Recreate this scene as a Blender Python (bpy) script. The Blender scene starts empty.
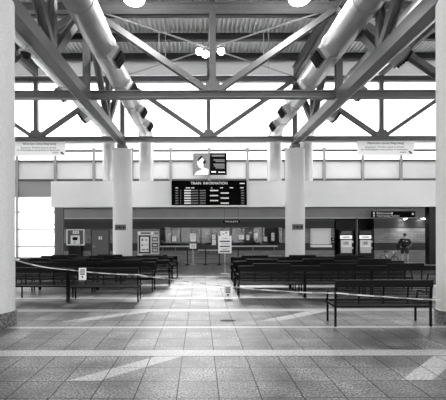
import bpy, bmesh, math, random
from mathutils import Vector, Matrix
random.seed(7)
S = bpy.context.scene
C = S.collection
PI = math.pi

# ------------------------------------------------------------ camera, world, exposure
cd = bpy.data.cameras.new('camera'); cam = bpy.data.objects.new('camera', cd); C.objects.link(cam)
cam.location = (0, 0, 1.7); cam.rotation_euler = (PI/2, math.radians(0.12), 0)
cd.sensor_width = 36; cd.lens = 36*370/446
cd.shift_x = 23/446; cd.shift_y = 35/446; cd.clip_end = 500
S.camera = cam
S.view_settings.view_transform = 'Standard'; S.view_settings.look = 'None'
S.view_settings.gamma = 1.0; S.view_settings.use_curve_mapping = False
S.view_settings.exposure = 2.3
W = bpy.data.worlds.new('world'); S.world = W; W.use_nodes = True
bg = W.node_tree.nodes['Background']; bg.inputs[0].default_value = (1, 1, 1, 1); bg.inputs[1].default_value = 1.1
S.cycles.max_bounces = 10; S.cycles.diffuse_bounces = 5; S.cycles.transparent_max_bounces = 16
S.cycles.use_denoising = True
def area(name, loc, rot, sx, sy, power):
    l = bpy.data.lights.new(name, 'AREA'); l.shape = 'RECTANGLE'; l.size = sx; l.size_y = sy; l.energy = power
    o = bpy.data.objects.new(name, l); o.location = loc; o.rotation_euler = rot; C.objects.link(o); return o
sun = bpy.data.lights.new('sun', 'SUN'); sun.energy = 1.5; sun.angle = math.radians(20)
so = bpy.data.objects.new('sun', sun); so.rotation_euler = (math.radians(-51.5), 0, math.radians(3)); so.location = (0, 40, 40); C.objects.link(so)

# ------------------------------------------------------------ materials
def mat(name, v, rough=0.6, metal=0.0, noise=0.0, scale=8.0, spec=0.5, detail=4, bump=0.0, stretch=None):
    m = bpy.data.materials.new(name); m.use_nodes = True
    nt = m.node_tree; b = nt.nodes['Principled BSDF']
    b.inputs['Base Color'].default_value = (v, v, v, 1)
    b.inputs['Roughness'].default_value = rough; b.inputs['Metallic'].default_value = metal
    b.inputs['Specular IOR Level'].default_value = spec
    if noise > 0 or bump > 0:
        tc = nt.nodes.new('ShaderNodeTexCoord'); mp = nt.nodes.new('ShaderNodeMapping')
        if stretch: mp.inputs['Scale'].default_value = stretch
        n = nt.nodes.new('ShaderNodeTexNoise'); n.inputs['Scale'].default_value = scale; n.inputs['Detail'].default_value = detail
        r = nt.nodes.new('ShaderNodeMapRange')
        r.inputs[1].default_value = .3; r.inputs[2].default_value = .7
        r.inputs[3].default_value = max(0, v*(1-noise)); r.inputs[4].default_value = min(1, v*(1+noise))
        nt.links.new(tc.outputs['Object'], mp.inputs[0]); nt.links.new(mp.outputs[0], n.inputs['Vector'])
        nt.links.new(n.outputs['Fac'], r.inputs[0]); nt.links.new(r.outputs[0], b.inputs['Base Color'])
        if bump > 0:
            bp = nt.nodes.new('ShaderNodeBump'); bp.inputs['Strength'].default_value = bump; bp.inputs['Distance'].default_value = .02
            nt.links.new(n.outputs['Fac'], bp.inputs['Height']); nt.links.new(bp.outputs[0], b.inputs['Normal'])
    return m
def emit(name, s, v=1.0):
    m = bpy.data.materials.new(name); m.use_nodes = True
    b = m.node_tree.nodes['Principled BSDF']; b.inputs['Base Color'].default_value = (v, v, v, 1)
    b.inputs['Emission Color'].default_value = (1, 1, 1, 1); b.inputs['Emission Strength'].default_value = s
    return m
def glass(name, refl=0.06, tint=0.97):
    m = bpy.data.materials.new(name); m.use_nodes = True; nt = m.node_tree; nt.nodes.clear()
    o = nt.nodes.new('ShaderNodeOutputMaterial'); mx = nt.nodes.new('ShaderNodeMixShader')
    t = nt.nodes.new('ShaderNodeBsdfTransparent'); g = nt.nodes.new('ShaderNodeBsdfGlossy')
    t.inputs[0].default_value = (tint, tint, tint, 1); g.inputs['Roughness'].default_value = .02
    mx.inputs[0].default_value = refl
    nt.links.new(t.outputs[0], mx.inputs[1]); nt.links.new(g.outputs[0], mx.inputs[2]); nt.links.new(mx.outputs[0], o.inputs[0])
    return m

def floor_mat():
    m = bpy.data.materials.new('terrazzo tiles'); m.use_nodes = True; nt = m.node_tree; N = nt.nodes; L = nt.links
    b = N['Principled BSDF']
    tc = N.new('ShaderNodeTexCoord'); sp = N.new('ShaderNodeSeparateXYZ'); L.new(tc.outputs['Object'], sp.inputs[0])
    def val(x):
        return x
    def mth(op, a, c=None, d=None):
        n = N.new('ShaderNodeMath'); n.operation = op
        for i, q in enumerate((a, c, d)):
            if q is None: continue
            if isinstance(q, (int, float)): n.inputs[i].default_value = q
            else: L.new(q, n.inputs[i])
        return n.outputs[0]
    X = sp.outputs[0]; Y = sp.outputs[1]
    T = 0.444
    def band(v, a, c):   # 1 inside a..c
        return mth('MULTIPLY', mth('GREATER_THAN', v, a), mth('LESS_THAN', v, c))
    def joint(v, off, period, w):
        f = mth('FRACT', mth('DIVIDE', mth('SUBTRACT', v, off), period))
        d = mth('MINIMUM', f, mth('SUBTRACT', 1.0, f))
        return mth('LESS_THAN', d, w/period)
    # long joints running away from the viewer, cross joints row by row
    jx = joint(X, 0.195, T, 0.0065)
    jy = joint(Y, 3.86-5*T, T, 0.005)
    jy2 = mth('MAXIMUM', joint(Y, 5.19-10*(2.17/1), 2.17, 0.009), jy)
    # pale cross bands repeating every 2.03 m of floor
    bands = None
    for a, c in ((0.6, 0.86), (2.7, 2.96), (5.20, 5.47), (6.76, 6.88), (8.24, 8.50), (9.9, 10.1), (12.0, 12.3), (15.0, 15.3)):
        q = band(Y, a, c); bands = q if bands is None else mth('MAXIMUM', bands, q)
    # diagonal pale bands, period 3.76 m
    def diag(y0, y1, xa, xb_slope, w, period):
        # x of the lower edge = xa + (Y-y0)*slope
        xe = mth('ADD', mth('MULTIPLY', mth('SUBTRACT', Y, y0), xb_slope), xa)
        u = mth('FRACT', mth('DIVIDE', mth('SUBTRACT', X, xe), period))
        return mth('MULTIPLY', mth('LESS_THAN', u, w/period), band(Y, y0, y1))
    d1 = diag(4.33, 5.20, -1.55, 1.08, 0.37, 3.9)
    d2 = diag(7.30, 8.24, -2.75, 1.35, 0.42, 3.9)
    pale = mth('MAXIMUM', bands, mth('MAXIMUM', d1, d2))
    # speckle
    n1 = N.new('ShaderNodeTexNoise'); n1.inputs['Scale'].default_value = 38; n1.inputs['Detail'].default_value = 6; n1.inputs['Roughness'].default_value = .7; L.new(tc.outputs['Object'], n1.inputs['Vector'])
    n2 = N.new('ShaderNodeTexNoise'); n2.inputs['Scale'].default_value = 1.7; n2.inputs['Detail'].default_value = 5; L.new(tc.outputs['Object'], n2.inputs['Vector'])
    # tile to tile variation
    vx = mth('FLOOR', mth('DIVIDE', mth('SUBTRACT', X, 0.195), T)); vy = mth('FLOOR', mth('DIVIDE', mth('SUBTRACT', Y, 3.86), T))
    cb = N.new('ShaderNodeCombineXYZ'); L.new(vx, cb.inputs[0]); L.new(vy, cb.inputs[1])
    wn = N.new('ShaderNodeTexWhiteNoise'); wn.noise_dimensions = '3D'; L.new(cb.outputs[0], wn.inputs['Vector'])
    sp1 = N.new('ShaderNodeMapRange'); sp1.inputs[1].default_value = .41; sp1.inputs[2].default_value = .59; sp1.inputs[3].default_value = .0; sp1.inputs[4].default_value = 2.2; L.new(n1.outputs['Fac'], sp1.inputs[0])
    sp2 = N.new('ShaderNodeMapRange'); sp2.inputs[1].default_value = .3; sp2.inputs[2].default_value = .7; sp2.inputs[3].default_value = .3; sp2.inputs[4].default_value = 1.7; L.new(n2.outputs['Fac'], sp2.inputs[0])
    base = mth('MULTIPLY', mth('ADD', 0.085, mth('MULTIPLY', wn.outputs[0], 0.07)), mth('MULTIPLY', sp1.outputs[0], sp2.outputs[0]))
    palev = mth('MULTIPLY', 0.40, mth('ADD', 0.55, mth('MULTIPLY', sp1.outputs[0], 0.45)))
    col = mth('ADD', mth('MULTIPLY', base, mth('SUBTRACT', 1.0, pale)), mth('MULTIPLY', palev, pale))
    jn = mth('MULTIPLY', mth('MAXIMUM', jx, jy2), mth('SUBTRACT', 1.0, mth('MULTIPLY', bands, 0.9)))
    col = mth('MULTIPLY', col, mth('SUBTRACT', 1.0, mth('MULTIPLY', jn, 0.88)))
    # one dark spill mark
    dx = mth('DIVIDE', mth('SUBTRACT', X, 0.545), 0.17); dy = mth('DIVIDE', mth('SUBTRACT', Y, 7.34), 0.10)
    rr = mth('ADD', mth('MULTIPLY', dx, dx), mth('MULTIPLY', dy, dy)); st = mth('LESS_THAN', mth('ADD', rr, mth('MULTIPLY', n2.outputs['Fac'], .6)), 1.1)
    col = mth('MULTIPLY', col, mth('SUBTRACT', 1.0, mth('MULTIPLY', st, 0.9)))
    L.new(col, b.inputs['Base Color'])
    rg = mth('ADD', 0.3, mth('MULTIPLY', n2.outputs['Fac'], 0.14)); L.new(mth('ADD', rg, mth('MULTIPLY', st, .4)), b.inputs['Roughness'])
    L.new(mth('MULTIPLY', 0.4, mth('SUBTRACT', 1.0, mth('MULTIPLY', jn, 0.85))), b.inputs['Specular IOR Level'])
    bp = N.new('ShaderNodeBump'); bp.inputs['Strength'].default_value = .12; bp.inputs['Distance'].default_value = .004
    L.new(n1.outputs['Fac'], bp.inputs['Height']); L.new(bp.outputs[0], b.inputs['Normal'])
    return m
def banded_brick():
    m = bpy.data.materials.new('banded brick'); m.use_nodes = True; nt = m.node_tree; N = nt.nodes; L = nt.links
    b = N['Principled BSDF']; b.inputs['Roughness'].default_value = .55
    tc = N.new('ShaderNodeTexCoord'); sp = N.new('ShaderNodeSeparateXYZ'); L.new(tc.outputs['Object'], sp.inputs[0])
    cb = N.new('ShaderNodeCombineXYZ'); L.new(sp.outputs[0], cb.inputs[0]); L.new(sp.outputs[2], cb.inputs[1])
    br = N.new('ShaderNodeTexBrick'); br.inputs['Scale'].default_value = 1; br.inputs['Brick Width'].default_value = .4; br.inputs['Row Height'].default_value = .1
    br.inputs['Mortar Size'].default_value = .008; br.inputs['Color1'].default_value = (1, 1, 1, 1); br.inputs['Color2'].default_value = (.7, .7, .7, 1); br.inputs['Mortar'].default_value = (.35, .35, .35, 1)
    L.new(cb.outputs[0], br.inputs['Vector'])
    rp = N.new('ShaderNodeValToRGB'); rp.color_ramp.interpolation = 'CONSTANT'
    e = rp.color_ramp.elements; e[0].position = 0; e[0].color = (.24,)*3+(1,)
    e[1].position = .74/3; e[1].color = (.02,)*3+(1,)
    for p, v in ((1.2/3, .24), (1.80/3, .2), (2.07/3, .012), (2.5/3, .035)):
        k = e.new(p); k.color = (v, v, v, 1)
    dv = N.new('ShaderNodeMath'); dv.operation = 'DIVIDE'; dv.inputs[1].default_value = 3; L.new(sp.outputs[2], dv.inputs[0]); L.new(dv.outputs[0], rp.inputs[0])
    mx = N.new('ShaderNodeMix'); mx.data_type = 'RGBA'; mx.blend_type = 'MULTIPLY'; mx.inputs[0].default_value = 1
    L.new(rp.outputs[0], mx.inputs[6]); L.new(br.outputs['Color'], mx.inputs[7]); L.new(mx.outputs[2], b.inputs['Base Color'])
    return m

M = dict(
 floor=floor_mat(), brick=banded_brick(),
 column=mat('cast concrete', .62, .75, noise=.07, scale=22, bump=.05),
 granite=mat('granite', .13, .35, noise=1.0, scale=26, detail=6),
 white=mat('white paint', .80, .5, noise=.02, scale=2),
 fascia=mat('pale plaster', .86, .7, noise=.05, scale=.7),
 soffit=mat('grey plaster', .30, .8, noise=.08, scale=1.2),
 panel=mat('pale wall panel', .62, .6, noise=.05, scale=1.0),
 frosted=mat('pale clerestory panel', .42, .5, noise=.05, scale=1.0), banner=None,
 spandrel=mat('grey spandrel', .16, .5),
 mullion=mat('mullion aluminium', .2, .35, metal=.2),
 rail=mat('grey rail aluminium', .05, .4, metal=.2),
 steel=mat('grey painted steel', .17, .5, noise=.08, scale=6),
 steelshade=mat('shaded beam steel', .10, .45, noise=.08, scale=6), steel2=mat('dark painted steel', .12, .5, noise=.08, scale=6),  # beam copy of the steel, darkened to carry underside shade in its colour
 deck=mat('corrugated steel deck', .75, .45, metal=.1, noise=.1, scale=3),
 purlin=mat('purlin steel', .05, .5),
 duct=mat('sheet metal duct', .5, .36, metal=.75, noise=.12, scale=1.4),
 ductseam=mat('duct seam', .40, .35, metal=.6),
 black=mat('black enamel', .008, .4, spec=.15),
 bench=mat('black bench enamel', .003, .42, spec=.08),
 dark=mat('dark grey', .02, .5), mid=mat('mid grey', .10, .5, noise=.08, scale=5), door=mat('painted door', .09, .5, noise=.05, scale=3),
 light=mat('light grey', .55, .5), paper=mat('white paper', .85, .7), ink=mat('black ink', .01, .9, spec=.1), greyink=mat('grey ink', .25, .6),
 chrome=mat('chrome', .7, .2, metal=1), glass=glass('window glass'), tglass=glass('ticket window glass', .03, .85),
 lamp=emit('lamp glow', 14), screen=emit('lit screen', .2, .3), board=mat('board black', .003, .9, spec=.04), lit=emit('display lettering', .12, .5), dimlit=emit('dim display lettering', .035, .05),
 skin=mat('skin', .38, .55), cloth=mat('black cloth', .012, .9), cloth2=mat('charcoal cloth', .03, .9), hair=mat('dark hair', .012, .5), shoe=mat('pale shoe', .5, .6),
 tape=None, shutter=mat('roller shutter', .62, .4, metal=.2), ground=mat('pale paving', .6, .9, noise=.1, scale=1),
 portrait=mat('poster ground', .13, .9, noise=.15, scale=12), pface=mat('poster pale ink', .6, .9), rubber=mat('rubber', .01, .8),
)
def tape_mat():
    m = bpy.data.materials.new('barrier tape'); m.use_nodes = True; nt = m.node_tree; N = nt.nodes; L = nt.links
    b = N['Principled BSDF']; b.inputs['Roughness'].default_value = .35
    tc = N.new('ShaderNodeTexCoord'); sp = N.new('ShaderNodeSeparateXYZ'); L.new(tc.outputs['Object'], sp.inputs[0])
    f = N.new('ShaderNodeMath'); f.operation = 'FRACT'; mu = N.new('ShaderNodeMath'); mu.operation = 'MULTIPLY'; mu.inputs[1].default_value = 2.2
    L.new(sp.outputs[0], mu.inputs[0]); L.new(mu.outputs[0], f.inputs[0])
    g = N.new('ShaderNodeMath'); g.operation = 'LESS_THAN'; g.inputs[1].default_value = .35; L.new(f.outputs[0], g.inputs[0])
    r = N.new('ShaderNodeMapRange'); r.inputs[3].default_value = .75; r.inputs[4].default_value = .35; L.new(g.outputs[0], r.inputs[0]); L.new(r.outputs[0], b.inputs['Base Color'])
    return m
M['tape'] = tape_mat()
def banner_mat(nm, mixv):
    m = bpy.data.materials.new(nm); m.use_nodes = True; nt = m.node_tree; nt.nodes.clear()
    o = nt.nodes.new('ShaderNodeOutputMaterial'); mx = nt.nodes.new('ShaderNodeMixShader')
    t = nt.nodes.new('ShaderNodeBsdfTranslucent'); g = nt.nodes.new('ShaderNodeBsdfDiffuse')
    t.inputs[0].default_value = (.9, .9, .9, 1); g.inputs[0].default_value = (.9, .9, .9, 1); mx.inputs[0].default_value = mixv
    nt.links.new(g.outputs[0], mx.inputs[1]); nt.links.new(t.outputs[0], mx.inputs[2]); nt.links.new(mx.outputs[0], o.inputs[0])
    return m
M['banner'] = banner_mat('thin white banner cloth', .12); M['fibre'] = banner_mat('fibreglass panel', .22)

# ------------------------------------------------------------ mesh helpers
class MB:
    def __init__(s): s.v = []; s.f = []
    def add(s, vs, fs):
        n = len(s.v); s.v += [tuple(p) for p in vs]; s.f += [tuple(i+n for i in f) for f in fs]; return s
    def box(s, x0, x1, y0, y1, z0, z1):
        return s.add([(x0,y0,z0),(x1,y0,z0),(x1,y1,z0),(x0,y1,z0),(x0,y0,z1),(x1,y0,z1),(x1,y1,z1),(x0,y1,z1)],
                     [(0,3,2,1),(4,5,6,7),(0,1,5,4),(1,2,6,5),(2,3,7,6),(3,0,4,7)])
    def bar(s, p, q, w, h, up=(0,0,1)):
        p = Vector(p); q = Vector(q); d = (q-p).normalized(); u = Vector(up)
        a = d.cross(u)
        if a.length < 1e-4: a = d.cross(Vector((1,0,0)))
        a.normalize(); b = a.cross(d).normalized(); a = a*w/2; b = b*h/2
        vs = [p-a-b, p+a-b, p+a+b, p-a+b, q-a-b, q+a-b, q+a+b, q-a+b]
        return s.add(vs, [(0,1,2,3),(4,7,6,5),(0,4,5,1),(1,5,6,2),(2,6,7,3),(3,7,4,0)])
    def ibar(s, p, q, w, h, t=.03, up=(0,0,1)):
        p = Vector(p); q = Vector(q); d = (q-p).normalized(); u = Vector(up); a = d.cross(u)
        if a.length < 1e-4: a = d.cross(Vector((1,0,0)))
        a.normalize(); b = a.cross(d).normalized(); o = b*(h/2-t/2)
        s.bar(p+o, q+o, w, t, up); s.bar(p-o, q-o, w, t, up); return s.bar(p, q, t, h-2*t, up)
    def cyl(s, p, q, r, n=12, r2=None, caps=True):
        p = Vector(p); q = Vector(q); d = (q-p).normalized(); a = d.orthogonal().normalized(); b = d.cross(a)
        r2 = r if r2 is None else r2; vs = []
        for k in range(n):
            c, e = math.cos(2*PI*k/n), math.sin(2*PI*k/n); vs.append(p+(a*c+b*e)*r)
        for k in range(n):
            c, e = math.cos(2*PI*k/n), math.sin(2*PI*k/n); vs.append(q+(a*c+b*e)*r2)
        fs = [(k, (k+1) % n, n+(k+1) % n, n+k) for k in range(n)]
        if caps: fs += [tuple(range(n))[::-1], tuple(range(n, 2*n))]
        return s.add(vs, fs)
    def tube(s, pts, r, n=12):
        pts = [Vector(p) for p in pts]; rings = []; ref = None
        for i, p in enumerate(pts):
            d = (pts[min(i+1, len(pts)-1)]-pts[max(i-1, 0)]).normalized()
            if ref is None: ref = d.orthogonal().normalized()
            a = (ref-d*ref.dot(d)).normalized(); ref = a; b = d.cross(a)
            rr = r[i] if isinstance(r, (list, tuple)) else r
            rings.append([p+(a*math.cos(2*PI*k/n)+b*math.sin(2*PI*k/n))*rr for k in range(n)])
        vs = [v for g in rings for v in g]; fs = []
        for i in range(len(rings)-1):
            for k in range(n): fs.append((i*n+k, i*n+(k+1) % n, (i+1)*n+(k+1) % n, (i+1)*n+k))
        fs += [tuple(range(n))[::-1], tuple((len(rings)-1)*n+k for k in range(n))]
        return s.add(vs, fs)
    def lathe(s, prof, cx=0, cy=0, n=40):
        vs = []; fs = []
        for r, z in prof:
            for k in range(n): vs.append((cx+r*math.cos(2*PI*k/n), cy+r*math.sin(2*PI*k/n), z))
        for i in range(len(prof)-1):
            for k in range(n): fs.append((i*n+k, i*n+(k+1) % n, (i+1)*n+(k+1) % n, (i+1)*n+k))
        fs += [tuple(range(n))[::-1], tuple((len(prof)-1)*n+k for k in range(n))]
        return s.add(vs, fs)
    def ball(s, c, r, sc=(1,1,1), n=14, m=8):
        c = Vector(c); vs = []; fs = []
        for i in range(m+1):
            t = PI*i/m
            for k in range(n):
                a = 2*PI*k/n; vs.append(c+Vector((math.sin(t)*math.cos(a)*sc[0], math.sin(t)*math.sin(a)*sc[1], math.cos(t)*sc[2]))*r)
        for i in range(m):
            for k in range(n): fs.append((i*n+k, (i+1)*n+k, (i+1)*n+(k+1) % n, i*n+(k+1) % n))
        return s.add(vs, fs)
    def prism(s, poly, y0, y1):      # polygon in x,z extruded in y
        n = len(poly); vs = [(x, y0, z) for x, z in poly]+[(x, y1, z) for x, z in poly]
        return s.add(vs, [tuple(range(n)), tuple(range(n, 2*n))[::-1]]+[(k, k+n, (k+1) % n+n, (k+1) % n) for k in range(n)])
    def build(s, name, m, parent=None, smooth=False, bevel=0, kind=None, label=None):
        me = bpy.data.meshes.new(name); me.from_pydata([tuple(v) for v in s.v], [], s.f)
        bm = bmesh.new(); bm.from_mesh(me); bmesh.ops.remove_doubles(bm, verts=bm.verts, dist=1e-6) if smooth else None
        bmesh.ops.recalc_face_normals(bm, faces=bm.faces)
        if smooth:
            for f in bm.faces: f.smooth = len(f.verts) <= 4
            for e in bm.edges:
                if len(e.link_faces) == 2 and e.calc_face_angle(0) > .7: e.smooth = False
        bm.to_mesh(me); bm.free(); me.materials.append(m)
        o = bpy.data.objects.new(name, me); C.objects.link(o)
        if parent: o.parent = parent
        if bevel:
            b = o.modifiers.new('bevel', 'BEVEL'); b.width = bevel; b.segments = 2; b.limit_method = 'ANGLE'
        if kind: o['kind'] = kind
        if label: o['label'] = label
        return o
def B(*a): return MB().box(*a)
def tag(o, label, cat, group=None, kind=None):
    o['label'] = label; o['category'] = cat
    if group: o['group'] = group
    if kind: o['kind'] = kind
    return o
def thing(name, label, cat, loc=(0,0,0), rz=0, group=None):
    o = bpy.data.objects.new(name, None); o.empty_display_size = .1; C.objects.link(o); o.location = loc; o.rotation_euler = (0, 0, rz)
    return tag(o, label, cat, group)
def struct(o):
    o['kind'] = 'structure'; return o
def text(name, body, size, loc, m, parent, align='CENTER', width=None, extr=.002, label=None):
    cu = bpy.data.curves.new(name, 'FONT'); cu.body = body; cu.size = size; cu.align_x = align; cu.align_y = 'CENTER'; cu.extrude = extr
    t = bpy.data.objects.new('tmp', cu); C.objects.link(t)
    bpy.context.view_layer.update()
    me = bpy.data.meshes.new_from_object(t.evaluated_get(bpy.context.evaluated_depsgraph_get()))
    bpy.data.objects.remove(t)
    me.transform(Matrix.Rotation(PI/2, 4, 'X'))
    if width:
        xs = [v.co.x for v in me.vertices]; w = max(xs)-min(xs)
        me.transform(Matrix.Diagonal((width/w, 1, 1, 1)))
    me.materials.clear(); me.materials.append(m)
    o = bpy.data.objects.new(name, me); C.objects.link(o); o.parent = parent; o.location = loc
    if label: o['label'] = label
    return o
kids = {}
def children(o): return [c for c in bpy.data.objects if c.parent == o]
def copy_tree(o, parent=None):
    c = o.copy(); C.objects.link(c); c.parent = parent
    for ch in children(o): copy_tree(ch, c)
    return c

# ------------------------------------------------------------ setting
XL, XR, YN, YB = -18.0, 19.0, -7.0, 27.0
XC = (-4.055, 4.985)            # the two visible column lines
YT = (1.0, 7.1, 13.27, 19.4)    # transverse truss planes
ZB, ZT = 6.72, 9.85             # chord centres
DZ = 10.9                       # roof deck
o = B(-80, 80, -60, 90, -.4, -.12).build('ground', M['ground']); struct(o)
o = B(XL, XR, YN, YB, -.1, 0).build('floor', M['floor']); struct(o)
# corrugated roof deck, flutes run away from the viewer
mb = MB(); p = .2; n = int((XR-XL)/p); pr = []
for k in range(n):
    x = XL+k*p; pr += [(x, DZ), (x+.07, DZ), (x+.09, DZ+.12), (x+.18, DZ+.12)]
pr.append((XR, DZ)); vs = []; fs = []
for x, z in pr: vs += [(x, YN, z), (x, 19.6, z)]
for k in range(len(pr)-1): fs.append((2*k, 2*k+1, 2*k+3, 2*k+2))
mb.add(vs, fs); mb.box(XL, XR, YN, 19.6, DZ+.14, DZ+.3)
struct(mb.build('ceiling', M['deck']))
# bulkhead where the low roof ends and the tall glazed bay begins
struct(B(XL, XR, 19.62, 19.8, 10.18, 10.88).build('trim_1', M['fibre']))
struct(B(XL, XR, 19.62, 19.8, 10.88, 13.6).build('wall_bulkhead', M['panel']))
# skylight over the tall bay
w = struct(MB().box(XL, XR, 19.8, 19.95, 13.5, 13.7).box(XL, XR, 26.85, 27.0, 13.5, 13.7).build('window_1', M['mullion']))
fr = MB()
for k in range(10): fr.box(XL+k*4.09, XL+k*4.09+.1, 19.95, 26.85, 13.5, 13.66)
fr.build('window_frame', M['mullion'], w)
B(XL, XR, 19.95, 26.85, 13.58, 13.6).build('pane', M['glass'], w)
# far curtain wall: mullions every 2.79 m
mx0 = -13.28
mull = [mx0+2.79*k for k in range(-1, 12)]
for i, x in enumerate(mull):
    struct(B(x-.09, x+.09, YB-.18, YB, 0, 8.0).build('trim_%d' % (i+2), M['mullion']))
zy = lambda y: 1.7+(235-y)*27/370
wb = MB().box(XL, XR, YB, YB+.2, zy(151), zy(141))
struct(MB().box(XL, XR, YB-.02, YB+.1, zy(179), zy(161)).box(XL, XR, YB-.02, YB+.1, zy(197), zy(180)).build('wall_clerestory', M['frosted']))
struct(wb.build('wall_back', M['panel']))
struct(B(XL, -8.6, YB-.08, YB-.021, zy(196), zy(180)).build('trim_30', M['spandrel']))
rl = MB()
for y in (161, 180): rl.box(XL, XR, YB-.12, YB-.03, zy(y)-.07, zy(y)+.07)
rl.box(XL, XR, YB-.06, YB, zy(151)-.07, zy(151)+.07); rl.box(XL, XR, YB-.06, YB, zy(141.5)-.07, zy(141.5)+.05)
struct(rl.build('trim_31', M['rail']))
w = struct(MB().box(XL, XR, YB+.02, YB+.12, 13.3, 13.5).build('window_2', M['mullion']))
B(XL, XR, YB+.05, YB+.07, zy(141), 13.3).build('pane', M['glass'], w)
w = struct(B(XL, XR, YB+.02, YB+.1, zy(161)-.05, zy(161)+.05).build('window_3', M['mullion']))
B(XL, XR, YB+.05, YB+.07, zy(161), zy(151)).build('pane', M['glass'], w)
w = MB()
for y in (212, 229, 246): w.box(XL, XR, YB-.26, YB-.18, zy(y)-.05, zy(y)+.05)
w.box(XL, XR, YB-.08, YB+.04, 0, .12); w = struct(w.build('window_4', M['steel']))
B(XL, XR, YB+.05, YB+.07, .12, zy(197)).build('pane', M['glass'], w)
mk = MB()
for (x, z) in ((-12.55, 2.95), (-12.55, 2.5), (-12.55, 1.95), (-10.75, 2.95), (-10.7, 2.5), (-10.7, 1.95)): mk.box(x-.06, x+.06, YB+.03, YB+.045, z-.04, z+.04)
mk.build('window_sticker', M['mullion'], w)
# side walls and the wall behind the viewer: low wall, tall glazing
for nm, x0, x1, wn in (('wall_west', XL-.2, XL, 5), ('wall_east', XR, XR+.2, 6)):
    struct(MB().box(x0, x1, YN, YB, 0, 1.0).box(x0, x1, YN, YB, 5.0, 11.2).box(x0, x1, 19.6, YB, 11.2, 13.7).build(nm, M['panel']))
    f = MB()
    for k in range(13): f.box(x0, x1, YN+k*2.79, YN+k*2.79+.15, 1.0, 5.0)
    w = struct(f.build('window_%d' % wn, M['mullion']))
    B((x0+x1)/2-.01, (x0+x1)/2+.01, YN, YB, 1.0, 5.0).build('pane', M['glass'], w)
struct(MB().box(XL, XR, YN-.2, YN, 0, .6).box(XL, XR, YN-.2, YN, 5.1, 11.2).build('wall_front', M['panel']))
f = MB()
for k in range(14): f.box(XL+k*2.79, XL+k*2.79+.15, YN-.2, YN, .6, 5.1); w = struct(f.build('window_7', M['mullion']))
B(XL, XR, YN-.11, YN-.09, .6, 5.1).build('pane', M['glass'], w)

# ------------------------------------------------------------ columns
def column(x, y, label):
    t = thing('round_column', label, 'column', (x, y, 0), group='round concrete columns')
    R = .50
    MB().lathe([(R, .27), (R, 6.16)], n=56).build('shaft', M['column'], t, smooth=True)
    MB().lathe([(.535, 0), (.535, .265), (.525, .275), (.498, .27)], n=56).build('base', M['granite'], t, smooth=True, label='speckled granite base ring')
    MB().box(-.3, .3, -.3, .3, 6.16, 6.2).box(-.22, .22, -.26, -.2, 6.2, 6.43).box(-.22, .22, .2, .26, 6.2, 6.43).box(-.2, -.14, -.2, .2, 6.2, 6.43).box(.14, .2, -.2, .2, 6.2, 6.43).build('cap_plate', M['steel2'], t)
    return t
column(XC[0], 7.0, 'huge round concrete column at the near edge beside the wire bench row')
column(XC[1]+.07, 7.0, 'huge round concrete column at the end of the nearest bench')
column(XC[0], 19.4, 'far round column standing next to the information cabinet and grey door')
column(XC[1], 19.4, 'far round column standing next to the shuttered window')
for x, lb in ((XC[0], 'small dark number plate on the far column near the grey door'), (XC[1], 'small dark number plate on the far column near the shuttered window')):
    t = thing('column_sign', lb, 'sign', (x, 18.87, 2.1), group='plates on the far columns')
    B(-.28, .28, -.03, .02, -.14, .14).build('plate', M['mid'], t)
    mk = MB()
    for k, wd in enumerate((.06, .09, .05, .08)): mk.box(-.2+k*.11, -.2+k*.11+wd, -.036, -.03, -.06, .06)
    mk.build('lettering', M['black'], t)

# ------------------------------------------------------------ trusses
def gusset(mb, x, y, z, ax):
    if ax == 'x': mb.prism([(x-.35, z), (x+.35, z), (x+.2, z+.35), (x-.2, z+.35)], y-.02, y+.02)
BX = 9.04
cols = [XC[0]-BX, XC[0], XC[1], XC[1]+BX]
def cross_truss(y, label):
    t = thing('cross_truss', label, 'truss', (0, y, 0), group='roof trusses spanning the hall')
    m = M['steel']
    MB().ibar((XL+.02, 0, ZB), (XR-.02, 0, ZB), .26, .26).build('bottom_chord', m, t)
    MB().ibar((XL+.02, 0, ZT), (XR-.02, 0, ZT), .26, .28).build('top_chord', m, t)
    for k in range(len(cols)-1):
        xm = (cols[k]+cols[k+1])/2
        for e in (cols[k], cols[k+1]):
            s = 1 if e > xm else -1
            MB().ibar((xm+s*.15, 0, ZB+.12), (e-s*.15, 0, ZT-.1), .2, .24, up=(0, 1, 0)).build('diagonal', m, t)
        MB().bar((xm, 0, ZB+.13), (xm, 0, ZT-.14), .22, .2, up=(0, 1, 0)).build('vertical', m, t)
        g = MB(); gusset(g, xm, -.145, ZB+.1, 'x'); gusset(g, xm, .145, ZB+.1, 'x'); g.build('gusset', m, t)
    for e in cols: MB().ibar((e, 0, ZB+.13), (e, 0, ZT-.14), .22, .22, up=(0, 1, 0)).build('vertical', m, t)
    return t
cross_truss(7.1, 'overhead cross truss at the two nearest columns')
cross_truss(13.27, 'steel cross truss in the middle, holding no banners')
cross_truss(19.4, 'steel cross truss at the far columns, banners on its lower chord')
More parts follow.
